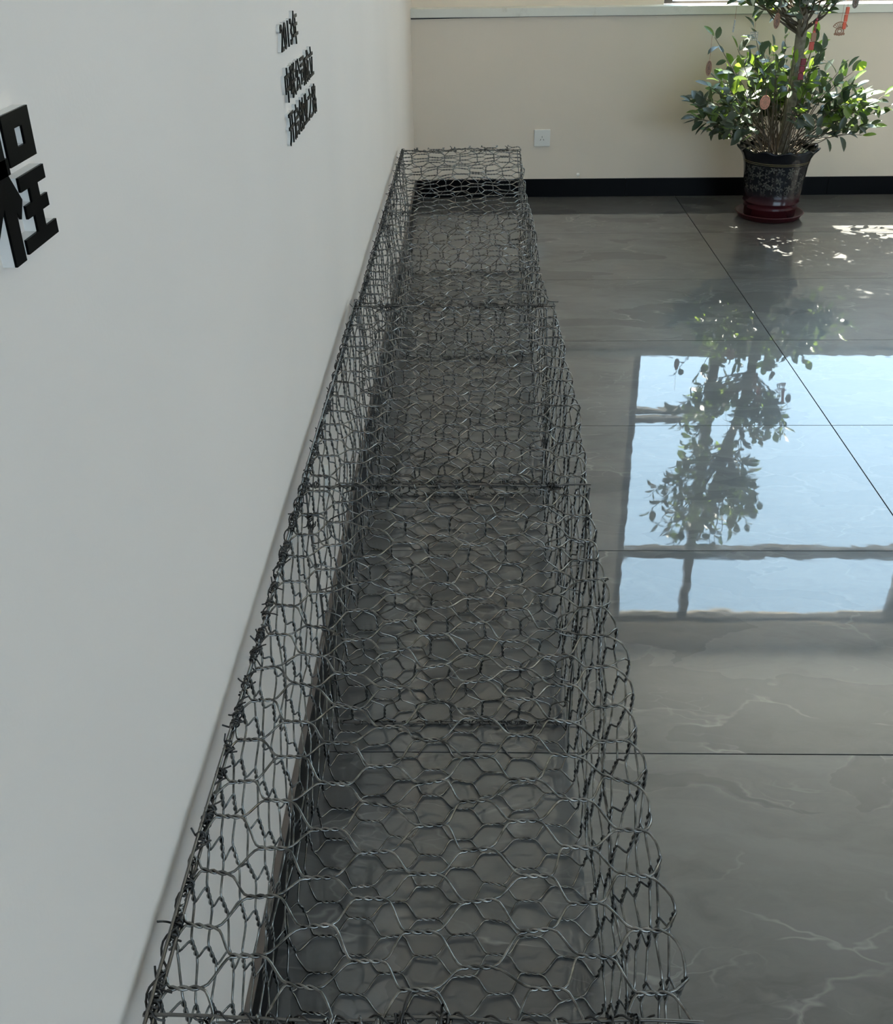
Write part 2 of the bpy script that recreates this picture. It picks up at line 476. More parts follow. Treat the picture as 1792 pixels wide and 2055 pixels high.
# ------------------------------------------------------------------ gabion cages of double-twisted hexagonal wire mesh
WR = 0.00145
def wob(y, k, seed):
    rs = np.random.default_rng(seed)
    out = 0
    for i in range(k):
        fr_, ph = rs.uniform(1.5, 6.0 + 3 * i), rs.uniform(0, 6.28)
        out = out + np.sin(y * fr_ + ph) / (1 + i * 0.6)
    return out / k

class Sheet:
    """cross-section wrapped round the cage: top-left -> top-right -> bottom-right -> bottom-left -> top-left"""
    def __init__(s, corners, y0, y1, seed, cut=0.035):
        s.y0, s.y1, s.seed = y0, y1, seed
        pts = [np.array(c, float) for c in corners] + [np.array(corners[0], float)]
        dense = []
        for a, b in zip(pts[:-1], pts[1:]):
            n = int(np.linalg.norm(b - a) / 0.002)
            dense.append(a + (b - a) * (np.arange(n) / n)[:, None])
        dense = np.concatenate(dense + [pts[-1][None]])
        k = int(cut / 0.002) | 1
        pad = np.concatenate([dense[:1] + (dense[:1] - dense[1:k + 1][::-1]), dense, dense[-1:] + (dense[-1:] - dense[-k - 1:-1][::-1])])
        ker = np.hanning(k + 2)[1:-1]; ker /= ker.sum()
        sm = np.stack([np.convolve(pad[:, i], ker, 'same') for i in (0, 1)], 1)[k:-k]
        s.pts = sm
        d = np.linalg.norm(np.diff(sm, axis=0), axis=1)
        s.arc = np.concatenate([[0], np.cumsum(d)]); s.L = s.arc[-1]
        s.corner_s = []
        cs = np.cumsum([0] + [np.linalg.norm(b - a) for a, b in zip(pts[:-1], pts[1:])])
        s.corner_s = cs / cs[-1] * s.L
    def __call__(s, S, V, W):
        x = np.interp(S, s.arc, s.pts[:, 0]); z = np.interp(S, s.arc, s.pts[:, 1])
        e = 0.003
        tx = np.interp(np.clip(S + e, 0, s.L), s.arc, s.pts[:, 0]) - np.interp(np.clip(S - e, 0, s.L), s.arc, s.pts[:, 0])
        tz = np.interp(np.clip(S + e, 0, s.L), s.arc, s.pts[:, 1]) - np.interp(np.clip(S - e, 0, s.L), s.arc, s.pts[:, 1])
        l = np.hypot(tx, tz) + 1e-9; nx, nz = tz / l * -1, tx / l     # outward for clockwise path
        nx, nz = -tz / l, tx / l
        y = s.y0 + V
        # buckling of the sheet: none at the laced edge and where the frames hold it
        edge = np.clip(np.minimum(S, s.L - S) / 0.12, 0, 1)
        amp = 0.0075 * edge * (0.35 + 0.65 * np.sin(np.clip(V / (s.y1 - s.y0), 0, 1) * 2 * PI) ** 2)
        onfloor = (z < 0.03)
        amp = np.where(onfloor, 0.003, amp)
        d = amp * (np.sin(S * 11 + s.seed) * np.sin(V * 5.3 + s.seed * 2) + 0.7 * np.sin(S * 23 + V * 9 + s.seed) + 0.4 * np.sin(V * 31 - S * 17))
        wal = 0.004 * np.sin(V * 3.1 + s.seed) * (z / 0.55)
        X = x + nx * (d + W) + wal * (1 - (x < -0.28)); Z = z + nz * (d + W)
        Z = np.where(onfloor, np.maximum(Z, WR + 0.0015), Z)
        X = np.maximum(X, -0.3155)
        return np.stack([X, y, Z], -1), np.stack([nx, 0 * nx, nz], -1)

class Flat:
    """upright panel across the cage: twists stand along Z"""
    def __init__(s, xa, xb, ta, tb, z0, z1, y, seed):
        s.a = (xa, xb, ta, tb, z0, z1, y); s.seed = seed; s.L = z1 - z0
    def __call__(s, S, V, W):
        xa, xb, ta, tb, z0, z1, y = s.a
        k = S / s.L; l = xa + (ta - xa) * k; r = xb + (tb - xb) * k
        w = (xb - xa)
        X = l + (r - l) * (V / w)
        e = np.clip(np.minimum(S, s.L - S) / 0.1, 0, 1)
        d = 0.008 * e * (np.sin(S * 13 + s.seed) * np.sin(V * 12 + s.seed) + 0.5 * np.sin(V * 25 + S * 9 + s.seed))
        n = np.zeros(S.shape + (3,)); n[..., 1] = -1
        return np.stack([X, y - d - W, z0 + S], -1), n

def hexmesh(fm, L, Vw, a=0.0575, b=0.070, tw=0.0165, sides=6, seed=1, r=WR, nh=11, nd=6, rod=0.0022, jit=0.0028):
    """returns {column: [(P,ref)...]} polylines of wire for each column of twists"""
    rs = np.random.default_rng(seed)
    nc = max(2, int(round(L / a))); a = L / nc; nr = max(2, int(round(Vw / b))); b = Vw / nr
    S0 = (np.arange(nc) + 0.5) * a
    cols = {}
    J = rs.normal(0, jit, (nc + 2, nr + 3, 3))
    J[..., 1] *= 0.9; J[..., 2] *= 0.7
    TH = rs.normal(0, 0.10, (nc + 2, nr + 3))      # tilt of each twist
    H3 = 3 * PI
    def node(i, j):
        v = (j + (0.5 if i % 2 == 0 else 1.0)) * b if i % 2 == 0 else j * b + b
        return S0[i] + J[i + 1, j + 1, 0], v + J[i + 1, j + 1, 1], J[i + 1, j + 1, 2], TH[i + 1, j + 1]
    def jrange(i): return range(nr) if i % 2 == 0 else range(nr - 1)
    def herm(p0, p1, m, n):
        t = (np.arange(n) + 1) / n
        h00 = 2 * t**3 - 3 * t**2 + 1; h10 = t**3 - 2 * t**2 + t; h01 = -2 * t**3 + 3 * t**2; h11 = t**3 - t**2
        return [np.array([h00[k] * p0[q] + h10[k] * m[0][q] + h01[k] * p1[q] + h11[k] * m[1][q] for q in range(3)]) for k in range(n)]
    rw = r * 1.04
    for i in range(nc):
        norm, loops, starts = [], [], []
        for j in jrange(i):
            s, v, w, th = node(i, j)
            # neighbours one column on
            if i % 2 == 0: jn = {0: j - 1, 1: j}
            else: jn = {0: j, 1: j + 1}
            for k in (0, 1):
                tau = np.arange(nh) / (nh - 1)
                ph = k * PI + H3 * tau
                ss = s - tw + 2 * tw * tau
                P = np.stack([ss, v + rw * np.cos(ph) + (ss - s) * th, w + rw * np.sin(ph)], 1)
                end = P[-1]; q = jn[k]
                if i + 1 < nc and q in jrange(i + 1):
                    s2, v2, w2, th2 = node(i + 1, q)
                    tgt = np.array([s2 - tw, v2 + (rw if k == 0 else -rw) - tw * th2, w2])
                    d = tgt - end; m = (np.array([0.75 * abs(d[0]) + 0.004, 0, 0]),) * 2
                    norm.append(np.concatenate([P, herm(end, tgt, m, nd)]))
                else:
                    if i + 1 >= nc:       # out to the laced edge at s = L
                        sg = -1 if k == 0 else 1
                        c = np.array([L, v + sg * 0.3 * b, 0.0]); ax = 0
                    else:
                        c = np.array([s + a / 2 + 0.004, 0.0 if k == 0 else Vw, 0.0]); ax = 1
                    R = rod + r
                    sgn = 1 if (ax == 0 or k == 1) else -1
                    an = np.linspace(0, 2.4 * PI, 10)
                    lp = np.zeros((10, 3))
                    lp[:, ax] = c[ax] - sgn * R * np.cos(an + 0.6); lp[:, 2] = R * np.sin(an + 0.6)
                    o2 = 1 - ax
                    lp[:, o2] = c[o2] + 0.0028 * an / PI * (1 if j % 2 else -1)
                    d = lp[0] - end; m = (np.array([0.6 * abs(d[0]) + 0.004, 0, 0]), (lp[1] - lp[0]) * 1.5)
                    loops.append(np.concatenate([P, herm(end, lp[0], m, nd), lp[1:]]))
                # the twist's own start, when nothing feeds it
                if i % 2 == 0: jp = {0: j, 1: j - 1}
                else: jp = {0: j + 1, 1: j}
                if i == 0 or jp[k] not in jrange(i - 1):
                    if i == 0: c = np.array([0.0, v + (0.3 if k == 0 else -0.3) * b, 0.0]); ax = 0; sgn = -1
                    else:
                        c = np.array([s - a / 2 - 0.004, Vw if k == 0 else 0.0, 0.0]); ax = 1; sgn = 1 if k == 0 else -1
                    R = rod + r; an = np.linspace(0, 2.4 * PI, 10); lp = np.zeros((10, 3)); o2 = 1 - ax
                    lp[:, ax] = c[ax] - sgn * R * np.cos(an + 0.6); lp[:, 2] = -R * np.sin(an + 0.6)
                    lp[:, o2] = c[o2] - 0.0028 * an / PI
                    d = P[0] - lp[0]; m = (-(lp[1] - lp[0]) * 1.5, np.array([0.6 * abs(d[0]) + 0.004, 0, 0]))
                    starts.append(np.concatenate([lp[::-1], herm(lp[0], P[0], m, nd)]))
        cols[i] = (norm, loops, starts)
    out = {}
    for i, groups in cols.items():
        parts = []
        for gset in groups:
            if not gset: continue
            Q = np.stack(gset)
            P3, n3 = fm(Q[..., 0], Q[..., 1], Q[..., 2])
            parts.append(tubes(P3, n3, r, sides))
        out[i] = parts
    return out, nc

def rodpath(P0, P1, n=40, amp=0.0012, seed=0, bend=None):
    rs = np.random.default_rng(seed)
    t = np.linspace(0, 1, n)[:, None]
    P = np.array(P0) + (np.array(P1) - np.array(P0)) * t
    for k in range(3):
        P = P + amp * np.sin(t * rs.uniform(4, 22) + rs.uniform(0, 6)) * rs.normal(0, 1, 3)
    P[:, 2] = np.maximum(P[:, 2], 0.0032)
    return P

def helixwrap(path, R, pitch, r, sides=5, seed=0):
    """wire spiralling round a rod path"""
    d = np.linalg.norm(np.diff(path, axis=0), axis=1).sum()
    n = max(12, int(d / pitch * 10))
    t = np.linspace(0, 1, n); idx = t * (len(path) - 1)
    C = np.stack([np.interp(idx, np.arange(len(path)), path[:, q]) for q in range(3)], 1)
    ax = path[-1] - path[0]; ax /= np.linalg.norm(ax)
    u = np.cross(ax, [0.3, 0.1, 0.95]); u /= np.linalg.norm(u); v = np.cross(ax, u)
    ph = t * d / pitch * 2 * PI + 0.8 * np.sin(t * 17 + seed)
    P = C + R * (np.cos(ph)[:, None] * u + np.sin(ph)[:, None] * v)
    return tubes(P, ax, r, sides)

def tie_mesh(seed, r=0.00125):
    """a few turns of wire round an edge along local Y, with two cut tails"""
    rs = np.random.default_rng(seed)
    turns = rs.choice([1.3, 2.2, 2.8, 3.4]); n = int(turns * 12) + 1
    a = np.linspace(0, turns * 2 * PI, n)
    R = 0.0052 + 0.0014 * np.sin(a * 0.37 + seed)
    adv = rs.uniform(0.0026, 0.0050)
    P = np.stack([R * np.cos(a), (a / (2 * PI) - turns / 2) * adv + 0.0012 * np.sin(a * 1.7), R * np.sin(a) * 0.9], 1)
    def tail(p, d, L, curl):
        d = d / np.linalg.norm(d); k = np.linspace(0.15, 1, 6)[:, None]
        return p + d * L * k + np.array([0, curl, 0.3 * curl]) * k ** 2
    t0 = tail(P[0], np.array([0.7, rs.normal(0, .6), -1.0 + rs.uniform(0, .8)]), rs.uniform(0.007, 0.019), rs.normal(0, 0.006))[::-1]
    t1 = tail(P[-1], np.array([rs.normal(-0.2, .7), rs.normal(0, .6), 1.0]), rs.uniform(0.006, 0.016), rs.normal(0, 0.006))
    P = np.concatenate([t0, P, t1])
    V, F = tubes(P, np.array([0.02, 1, 0.05]), r, 5)
    return mesh_np('tie_wire', V, F, M_tie)
TIES = [tie_mesh(50 + k) for k in range(9)]

def add_obj(name, VF, m, root, label=None):
    V, F = VF
    o = link(name, mesh_np(name, V - np.array(root.location), F, m), root)
    if label: o['label'] = label
    return o

def build_cage(name, label, y0, y1, corners, panels, seed, sides, nh, nd, root_x):
    root = empty(name, (root_x, (y0 + y1) / 2, 0.0), label, 'cage', 'wire gabion cages along the left wall')
    sh = Sheet(corners, y0, y1, seed)
    cols, nc = hexmesh(sh, sh.L, y1 - y0, seed=seed, sides=sides, nh=nh, nd=nd)
    cs = sh.corner_s
    for k, nm in enumerate(('lid_mesh', 'side_mesh', 'base_mesh', 'side_mesh')):
        sel = [p for i in range(nc) if cs[k] <= (i + 0.5) * sh.L / nc < cs[k + 1] for p in cols[i]]
        add_obj(nm, merge(sel), M_wire, root)
    (xtl, zt), (xtr, _), (xbr, zb), (xbl, _) = corners
    for q, (yy, kind) in enumerate(panels):
        fp = Flat(xbl + 0.004, xbr - 0.004, xtl + 0.006, xtr - 0.006, 0.006, zt - 0.004, yy, seed + q)
        c2, n2 = hexmesh(fp, fp.L, (xbr - xbl) - 0.008, b=0.066, seed=seed + 20 + q, sides=max(4, sides - 1), nh=nh - 2, nd=nd - 1)
        add_obj(kind, merge([p for i in range(n2) for p in c2[i]]), M_wire, root)
        # rods framing the panel, each spiralled with the mesh's end wires
        fr_pts = [((xbl, yy, 0.005), (xbr, yy, 0.005)), ((xtl + 0.002, yy, zt - 0.002), (xtr - 0.004, yy, zt)), ((xbl + 0.002, yy, 0.005), (xtl + 0.004, yy, zt)), ((xbr, yy, 0.005), (xtr - 0.002, yy, zt - 0.01))]
        for e, (pa, pb) in enumerate(fr_pts):
            ext = (np.array(pb) - np.array(pa)); ext /= np.linalg.norm(ext)
            pth = rodpath(np.array(pa) - ext * (0.006 if e < 2 else 0), np.array(pb) + ext * (0.020 if e == 0 else 0.004), 24, 0.0012, seed * 7 + q * 5 + e)
            if e < 2: pth[:, 0] = np.maximum(pth[:, 0], -0.312)
            add_obj('edge_rod', tubes(pth, np.array([0.1, 1.0, 0.2]), 0.0019, 6), M_rod, root)
            if e < 2:
                add_obj('lacing_wire', helixwrap(pth[2:-2], 0.0042, 0.030, 0.0012, 5, seed + e), M_tie, root)
    # laced closing edge at the top left: two rods side by side and the lacing
    xe = xtl
    for dx, dz in ((0.0, 0.003), (0.0035, -0.003)):
        pth = rodpath((xe + dx, y0 - 0.05, zt + dz), (xe + dx, y1 + 0.01, zt + dz), 60, 0.0013, seed + 60 + int(dx * 1000))
        add_obj('edge_rod', tubes(pth, np.array([1.0, 0.02, 0.1]), 0.0021, 6), M_rod, root)
    base = rodpath((xe + 0.002, y0, zt), (xe + 0.002, y1, zt), 60, 0.001, seed + 3)
    add_obj('lacing_wire', helixwrap(base, 0.0062, 0.052, 0.0013, 5, seed), M_tie, root)
    rs = np.random.default_rng(seed + 9)
    # knots along the laced edge and at the panels' edges
    y = y0 + 0.01
    spots = []
    while y < y1:
        spots.append(((xe + 0.002, y, zt), (rs.uniform(-.25, .25), rs.uniform(0, 6.28), rs.uniform(-.25, .25))))
        y += rs.choice([0.014, 0.028, 0.045, 0.06])
    for (yy, kind) in panels:
        for k in range(7):
            x = rs.uniform(xbl + 0.03, xbr - 0.02)
            spots.append(((x, yy, 0.0085), (rs.uniform(0, .3), 0.0, PI / 2 + rs.uniform(-.3, .3))))
        for k in range(4):
            x = rs.uniform(xtl + 0.02, xtr - 0.02)
            spots.append(((x, yy, zt), (rs.uniform(0, .3), rs.uniform(0, 6.28), PI / 2 + rs.uniform(-.3, .3))))
        for k in range(4):
            z = rs.uniform(0.05, zt - 0.03); f_ = z / zt
            spots.append(((xbr + (xtr - xbr) * f_, yy, z), (PI / 2, rs.uniform(0, 6.28), rs.uniform(-.3, .3))))
            spots.append(((xbl + (xtl - xbl) * f_ + 0.004, yy, z), (PI / 2, rs.uniform(0, 6.28), rs.uniform(-.3, .3))))
    for p, rot in spots[:290]:
        o = link('tie_wire', TIES[rs.integers(len(TIES))], root, Vector(p) - root.location)
        o.rotation_euler = rot
        s = rs.uniform(0.85, 1.2); o.scale = (s, s, s)
        if p[0] < -0.29: o.scale = (0.85, 1.0, 1.0)
        if p[2] < 0.02: o.scale = (0.8, 0.8, 0.62)
    return root

near = build_cage('gabion_cage', 'nearer dark wire mesh gabion cage lying open in the foreground', 0.585, 2.60,
           [(-0.307, 0.572), (0.212, 0.568), (0.196, 0.0045), (-0.285, 0.0045)],
           [(0.590, 'end_mesh'), (1.620, 'divider_mesh'), (2.575, 'end_mesh')], 3, 6, 11, 6, -0.05)
far_ = build_cage('gabion_cage', 'farther dark wire mesh gabion cage reaching toward the back wall', 2.635, 4.66,
           [(-0.306, 0.548), (0.198, 0.562), (0.214, 0.0045), (-0.276, 0.0045)],
           [(2.650, 'end_mesh'), (3.612, 'divider_mesh'), (4.640, 'end_mesh')], 8, 5, 9, 5, -0.04)
# loose end of selvedge wire bent over the near cage's far right corner
lw = np.array([(-0.10, 2.62, 0.572), (0.0, 2.625, 0.576), (0.08, 2.635, 0.583), (0.12, 2.645, 0.587), (0.15, 2.645, 0.588), (0.175, 2.64, 0.587), (0.187, 2.62, 0.585), (0.192, 2.595, 0.580), (0.20, 2.59, 0.577), (0.222, 2.59, 0.576)])
tt = np.linspace(0, len(lw) - 1, 50); lwp = np.stack([np.interp(tt, np.arange(len(lw)), lw[:, q]) for q in range(3)], 1)
for _ in range(3): lwp[1:-1] = (lwp[:-2] + lwp[1:-1] * 2 + lwp[2:]) / 4
add_obj('loose_wire', tubes(lwp, np.array([0.1, 0.2, 1.0]), 0.0019, 6), M_rod, near)
# little bottom wire lying across the floor just inside the near cage's far end
sw = rodpath((-0.30, 2.50, 0.012), (0.22, 2.52, 0.012), 30, 0.002, 5)
add_obj('edge_rod', tubes(sw, np.array([0.1, 1, 0.2]), 0.0019, 6), M_rod, near)

# ------------------------------------------------------------------ potted tree
PX, PY = 1.583, 5.60
M_pot = mat('glazed pot', (0.02, 0.02, 0.025), 0.16, spec=0.38)
g = NB(M_pot); tcn = g.n('TexCoord').outputs['Object']
sp = g.n('SeparateXYZ'); g.l(tcn, sp.inputs[0])
ang = g.math('ARCTAN2', sp.outputs[1], sp.outputs[0]); zz = sp.outputs[2]
body = g.mix(g.range(zz, 0.07, 0.15), (0.055, 0.009, 0.013), (0.005, 0.006, 0.010))
cv = g.n('CombineXYZ'); g.l(g.math('MULTIPLY', ang, 4.2), cv.inputs[0]); g.l(g.math('MULTIPLY', zz, 25.0), cv.inputs[1])
def flowers(scale, R, petals, seedoff):
    v = g.n('TexVoronoi', voronoi_dimensions='2D'); v.inputs['Scale'].default_value = scale; v.inputs['Randomness'].default_value = 0.9
    ad = g.n('VectorMath', operation='ADD'); g.l(cv.outputs[0], ad.inputs[0]); ad.inputs[1].default_value = (seedoff, seedoff * 2, 0)
    g.l(ad.outputs[0], v.inputs['Vector'])
    sb = g.n('VectorMath', operation='SUBTRACT'); g.l(ad.outputs[0], sb.inputs[0]); g.l(v.outputs['Position'], sb.inputs[1])
    q = g.n('SeparateXYZ'); g.l(sb.outputs[0], q.inputs[0])
    an = g.math('ARCTAN2', q.outputs[1], q.outputs[0])
    rr = g.math('SQRT', g.math('ADD', g.math('MULTIPLY', q.outputs[0], q.outputs[0]), g.math('MULTIPLY', q.outputs[1], q.outputs[1])))
    pet = g.math('MULTIPLY_ADD', g.math('COSINE', g.math('MULTIPLY', an, petals)), 0.38 * R, 0.62 * R)
    sc_ = g.n('SeparateColor'); g.l(v.outputs['Color'], sc_.inputs[0])
    m_ = g.math('MULTIPLY', g.math('LESS_THAN', rr, pet), g.math('GREATER_THAN', sc_.outputs[0], 0.42))
    cen = g.math('GREATER_THAN', rr, 0.18 * R)
    return g.math('MULTIPLY', m_, cen)
fmask = g.math('MAXIMUM', flowers(0.95, 0.50, 5.0, 0.0), flowers(2.1, 0.20, 3.0, 5.3))
band = g.math('MULTIPLY', g.range(zz, 0.128, 0.165), g.math('LESS_THAN', zz, 0.283))
body = g.mix(g.math('MULTIPLY', g.math('MULTIPLY', fmask, band), 0.65), body, (0.12, 0.118, 0.10))
l1 = g.math('LESS_THAN', g.math('ABSOLUTE', g.math('SUBTRACT', zz, 0.300)), 0.0016)
l2 = g.math('LESS_THAN', g.math('ABSOLUTE', g.math('SUBTRACT', zz, 0.292)), 0.0012)
body = g.mix(g.math('MULTIPLY', g.math('MAXIMUM', l1, l2), 0.8), body, (0.23, 0.19, 0.10))
g.l(body, g.b.inputs['Base Color'])
M_saucer = mat('dark red plastic', (0.075, 0.012, 0.016), 0.40)
M_soil = mat('dark potting soil', (0.025, 0.02, 0.015), 0.95)
M_bark = mat('pale grey bark', (0.22, 0.20, 0.165), 0.8)
g = NB(M_bark); tcn = g.n('TexCoord').outputs['Object']
g.l(g.mix(g.range(g.noise(tcn, 40.0, 4), 0.4, 0.7), (0.26, 0.24, 0.19), (0.12, 0.10, 0.08)), g.b.inputs['Base Color'])
g.bump(g.noise(tcn, 70.0, 3), 0.4, 0.004)
M_stem = mat('brown twig bark', (0.11, 0.085, 0.06), 0.7)
M_peb = mat('pale pebble', (0.75, 0.68, 0.55), 0.8)

def leaf_mat(name, base, trans):
    m = mat(name, base, 0.33, spec=0.5)
    nt_ = m.node_tree; b = nt_.nodes['Principled BSDF']; out = nt_.nodes['Material Output']
    tl = nt_.nodes.new('ShaderNodeBsdfTranslucent'); tl.inputs[0].default_value = (*trans, 1)
    mx_ = nt_.nodes.new('ShaderNodeMixShader'); mx_.inputs[0].default_value = 0.30
    nt_.links.new(b.outputs[0], mx_.inputs[1]); nt_.links.new(tl.outputs[0], mx_.inputs[2]); nt_.links.new(mx_.outputs[0], out.inputs[0])
    g_ = NB(m); ri = g_.n('ObjectInfo').outputs['Random']
    tcx = g_.n('TexCoord').outputs['Object']
    f_ = g_.math('ADD', g_.math('MULTIPLY', ri, 0.6), g_.math('MULTIPLY', g_.noise(tcx, 25.0, 1), 0.6))
    g_.l(g_.mix(g_.range(f_, 0.2, 1.0), tuple(x * 0.75 for x in base), tuple(x * 1.5 for x in base)), b.inputs['Base Color'])
    return m
M_leaf = leaf_mat('dark glossy leaf', (0.058, 0.078, 0.064), (0.12, 0.18, 0.045))
M_leaf_y = leaf_mat('young bright leaf', (0.08, 0.15, 0.035), (0.42, 0.62, 0.06))  # brighter yellow-green copy of the leaf, commoner high in the bush

def leaf_geo(fold, curl, w=0.5):
    """unit-length leaf along +X, base at the origin"""
    V, F = [], []
    st = [(0.0, 0.03), (0.07, 0.03), (0.2, 0.58), (0.38, 0.93), (0.58, 1.0), (0.78, 0.78), (0.92, 0.36), (1.0, 0.03)]
    for x, h in st:
        hw = h * w / 2; z = curl * x * x
        V += [(x, -hw, z + fold * hw), (x, 0, z), (x, hw, z + fold * hw)]
    for i in range(len(st) - 1):
        for k in (0, 1):
            F.append((3 * i + k, 3 * i + 3 + k, 3 * i + 4 + k, 3 * i + 1 + k))
    return np.array(V), np.array(F)
LEAVES = [leaf_geo(f_, c_, w_) for f_, c_, w_ in ((0.35, -0.15, 0.48), (0.15, -0.28, 0.52), (0.5, -0.05, 0.44), (0.25, 0.12, 0.50), (0.3, -0.4, 0.55))]
LEAF_ME = [mesh_np('leaf', V, F, M_leaf) for V, F in LEAVES]
LEAF_MEY = [mesh_np('leaf', V, F, M_leaf_y) for V, F in LEAVES]

tree = empty('potted_tree', (PX, PY, 0.0), 'tall potted tree with dense leafy base in a dark floral glazed pot', 'plant')
sau = lathe('plant_saucer', [(0.001, 0.001), (0.150, 0.001), (0.158, 0.004), (0.172, 0.026), (0.178, 0.030), (0.175, 0.033), (0.168, 0.029), (0.152, 0.009), (0.001, 0.008)], M_saucer, None, (PX, PY, 0), 64)
tag(sau, 'dark red round plastic saucer under the glazed plant pot', 'saucer')
def rim_wave(r, z, a):
    k = max(0.0, (z - 0.25) / 0.11); k = k ** 3
    w = math.sin(a * 11)
    return r + 0.006 * k * w, z + 0.0065 * k * w
lathe('pot', [(0.001, 0.0095), (0.128, 0.0095), (0.132, 0.014), (0.134, 0.055), (0.139, 0.058), (0.136, 0.062), (0.142, 0.085), (0.146, 0.088), (0.143, 0.092), (0.150, 0.15), (0.156, 0.21), (0.163, 0.27), (0.172, 0.31), (0.188, 0.338), (0.203, 0.352), (0.206, 0.358), (0.200, 0.362), (0.188, 0.352), (0.170, 0.326), (0.160, 0.30), (0.001, 0.30)],
      M_pot, tree, (0, 0, 0), 132, rim_wave)
def soil_wave(r, z, a): return r, z + 0.006 * math.sin(a * 5 + r * 60) * (r > 0.01)
lathe('soil', [(0.001, 0.333), (0.05, 0.331), (0.1, 0.329), (0.14, 0.326), (0.169, 0.322)], M_soil, tree, (0, 0, 0), 36, soil_wave)
# pale pebbles and grit on the soil (nobody could count them)
bmv = []
ico = bmesh.new(); bmesh.ops.create_icosphere(ico, subdivisions=1, radius=1.0)
IV = np.array([v.co for v in ico.verts]); IF = np.array([[v.index for v in f.verts] for f in ico.faces]); ico.free()
pv, pf, kk = [], [], 0
for i in range(170):
    a_, r_ = random.uniform(0, 2 * PI), 0.165 * math.sqrt(random.random())
    s_ = random.uniform(0.003, 0.009)
    V = IV * np.array([s_ * random.uniform(.7, 1.3), s_, s_ * 0.7]) + np.array([r_ * math.cos(a_), r_ * math.sin(a_), 0.331 + 0.002])
    pv.append(V); pf.append(IF + kk); kk += len(V)
gv = link('gravel', mesh_np('gravel', np.concatenate(pv), np.concatenate(pf), M_peb), tree); gv['kind'] = 'stuff'

# trunk
def trunk_c(z): return np.array([0.012 + 0.02 * math.sin(z * 2.2) - 0.13 * max(0, z - 0.95), 0.004 * math.sin(z * 5), z])
zs = np.linspace(0.32, 2.05, 40)
P = np.array([trunk_c(z) for z in zs])
rad = np.interp(zs, [0.32, 0.5, 1.0, 1.5, 2.05], [0.033, 0.028, 0.0255, 0.021, 0.008])
V, F = tubes(P, np.array([1.0, 0.1, 0]), rad, 14)
link('trunk', mesh_np('trunk', V, F, M_bark), tree)

twigs = []
leaf_list = []      # (pos, dir, up, size, young)
def stem(P0, P1, bulge, r0, r1, n=9, m=M_stem, sides=5, wig=0.006, name='stem'):
    P0, P1 = np.array(P0, float), np.array(P1, float)
    C = (P0 + P1) / 2 + np.array(bulge)
    t_ = np.linspace(0, 1, n)[:, None]
    P_ = (1 - t_) ** 2 * P0 + 2 * t_ * (1 - t_) * C + t_ ** 2 * P1
    P_[1:-1] += RNG.normal(0, wig, (n - 2, 3)) * 0.6
    V, F = tubes(P_, np.array([0.31, 0.88, 0.21]), np.linspace(r0, r1, n), sides)
    link(name, mesh_np(name, V, F, m), tree)
    twigs.append(P_[2:])
    return P_
def leaf_along(P_, k, size, vivid=0.12, start=0.45):
    n = len(P_)
    for q in range(k):
        f_ = start + (1 - start) * (q + 0.6) / k
        i = min(n - 2, int(f_ * (n - 1))); fr_ = f_ * (n - 1) - i
        p = P_[i] + (P_[i + 1] - P_[i]) * fr_
        d = P_[i + 1] - P_[i]; d /= np.linalg.norm(d) + 1e-9
        side = RNG.normal(0, 1, 3); side -= side.dot(d) * d; side /= np.linalg.norm(side)
        dr = d * RNG.uniform(0.2, 0.9) + side * RNG.uniform(0.6, 1.1); dr[2] += RNG.uniform(-0.25, 0.35)
        leaf_list.append((p, dr / np.linalg.norm(dr), np.array([RNG.normal(0, .5), RNG.normal(-.2, .5), 1.0]), size * RNG.uniform(0.75, 1.25), RNG.random() < vivid))
    d = P_[-1] - P_[-2]; d /= np.linalg.norm(d)
    leaf_list.append((P_[-1], d, np.array([RNG.normal(0, .5), -0.3, 1.0]), size, RNG.random() < 0.4))

# lower bush: thin stems fanning out of the pot
for i in range(96):
    a_ = RNG.uniform(0, 2 * PI); rho = 0.49 * math.sqrt(RNG.uniform(0.04, 1.0))
    if rho > 0.33 and math.sin(a_) < 0 and RNG.random() < 0.25: a_ = -a_
    br = RNG.uniform(0.01, 0.13)
    P0 = (br * math.cos(a_ + RNG.normal(0, .5)), br * math.sin(a_ + RNG.normal(0, .5)) * 0.9, 0.325)
    x1, y1 = rho * math.cos(a_), rho * math.sin(a_) * 0.72
    z1 = 0.47 + 0.34 * (1 - (rho / 0.50) ** 2) + RNG.normal(0, 0.055)
    z1 = max(0.41, z1)
    if x1 > 0.20: y1 = -abs(y1) * 0.8 - 0.04
    P_ = stem(P0, (x1, y1, z1), (-0.10 * x1, -0.10 * y1, 0.03), 0.0028, 0.0014)
    leaf_along(P_, 5 if rho < 0.3 else 7, 0.073, 0.03 + (0.30 if z1 > 0.60 else 0.06), 0.55)
# taller left and right shoots seen against the wall
for (x1, z1, nl) in ((-0.22, 0.92, 8), (-0.30, 0.84, 7), (-0.14, 0.80, 7), (0.10, 0.80, 6), (0.45, 0.62, 9), (0.50, 0.57, 9), (-0.47, 0.58, 9), (-0.39, 0.88, 8), (0.44, 0.45, 5), (-0.35, 0.44, 7), (-0.46, 0.52, 8), (0.40, 0.58, 8)):
    P_ = stem((x1 * 0.15, RNG.uniform(-.05, .05), 0.325), (x1, RNG.uniform(-0.16, 0.05), z1), (-0.12 * x1, 0, 0.0), 0.003, 0.0015)
    leaf_along(P_, nl, 0.074, 0.05, 0.55)
n_low = len(leaf_list)
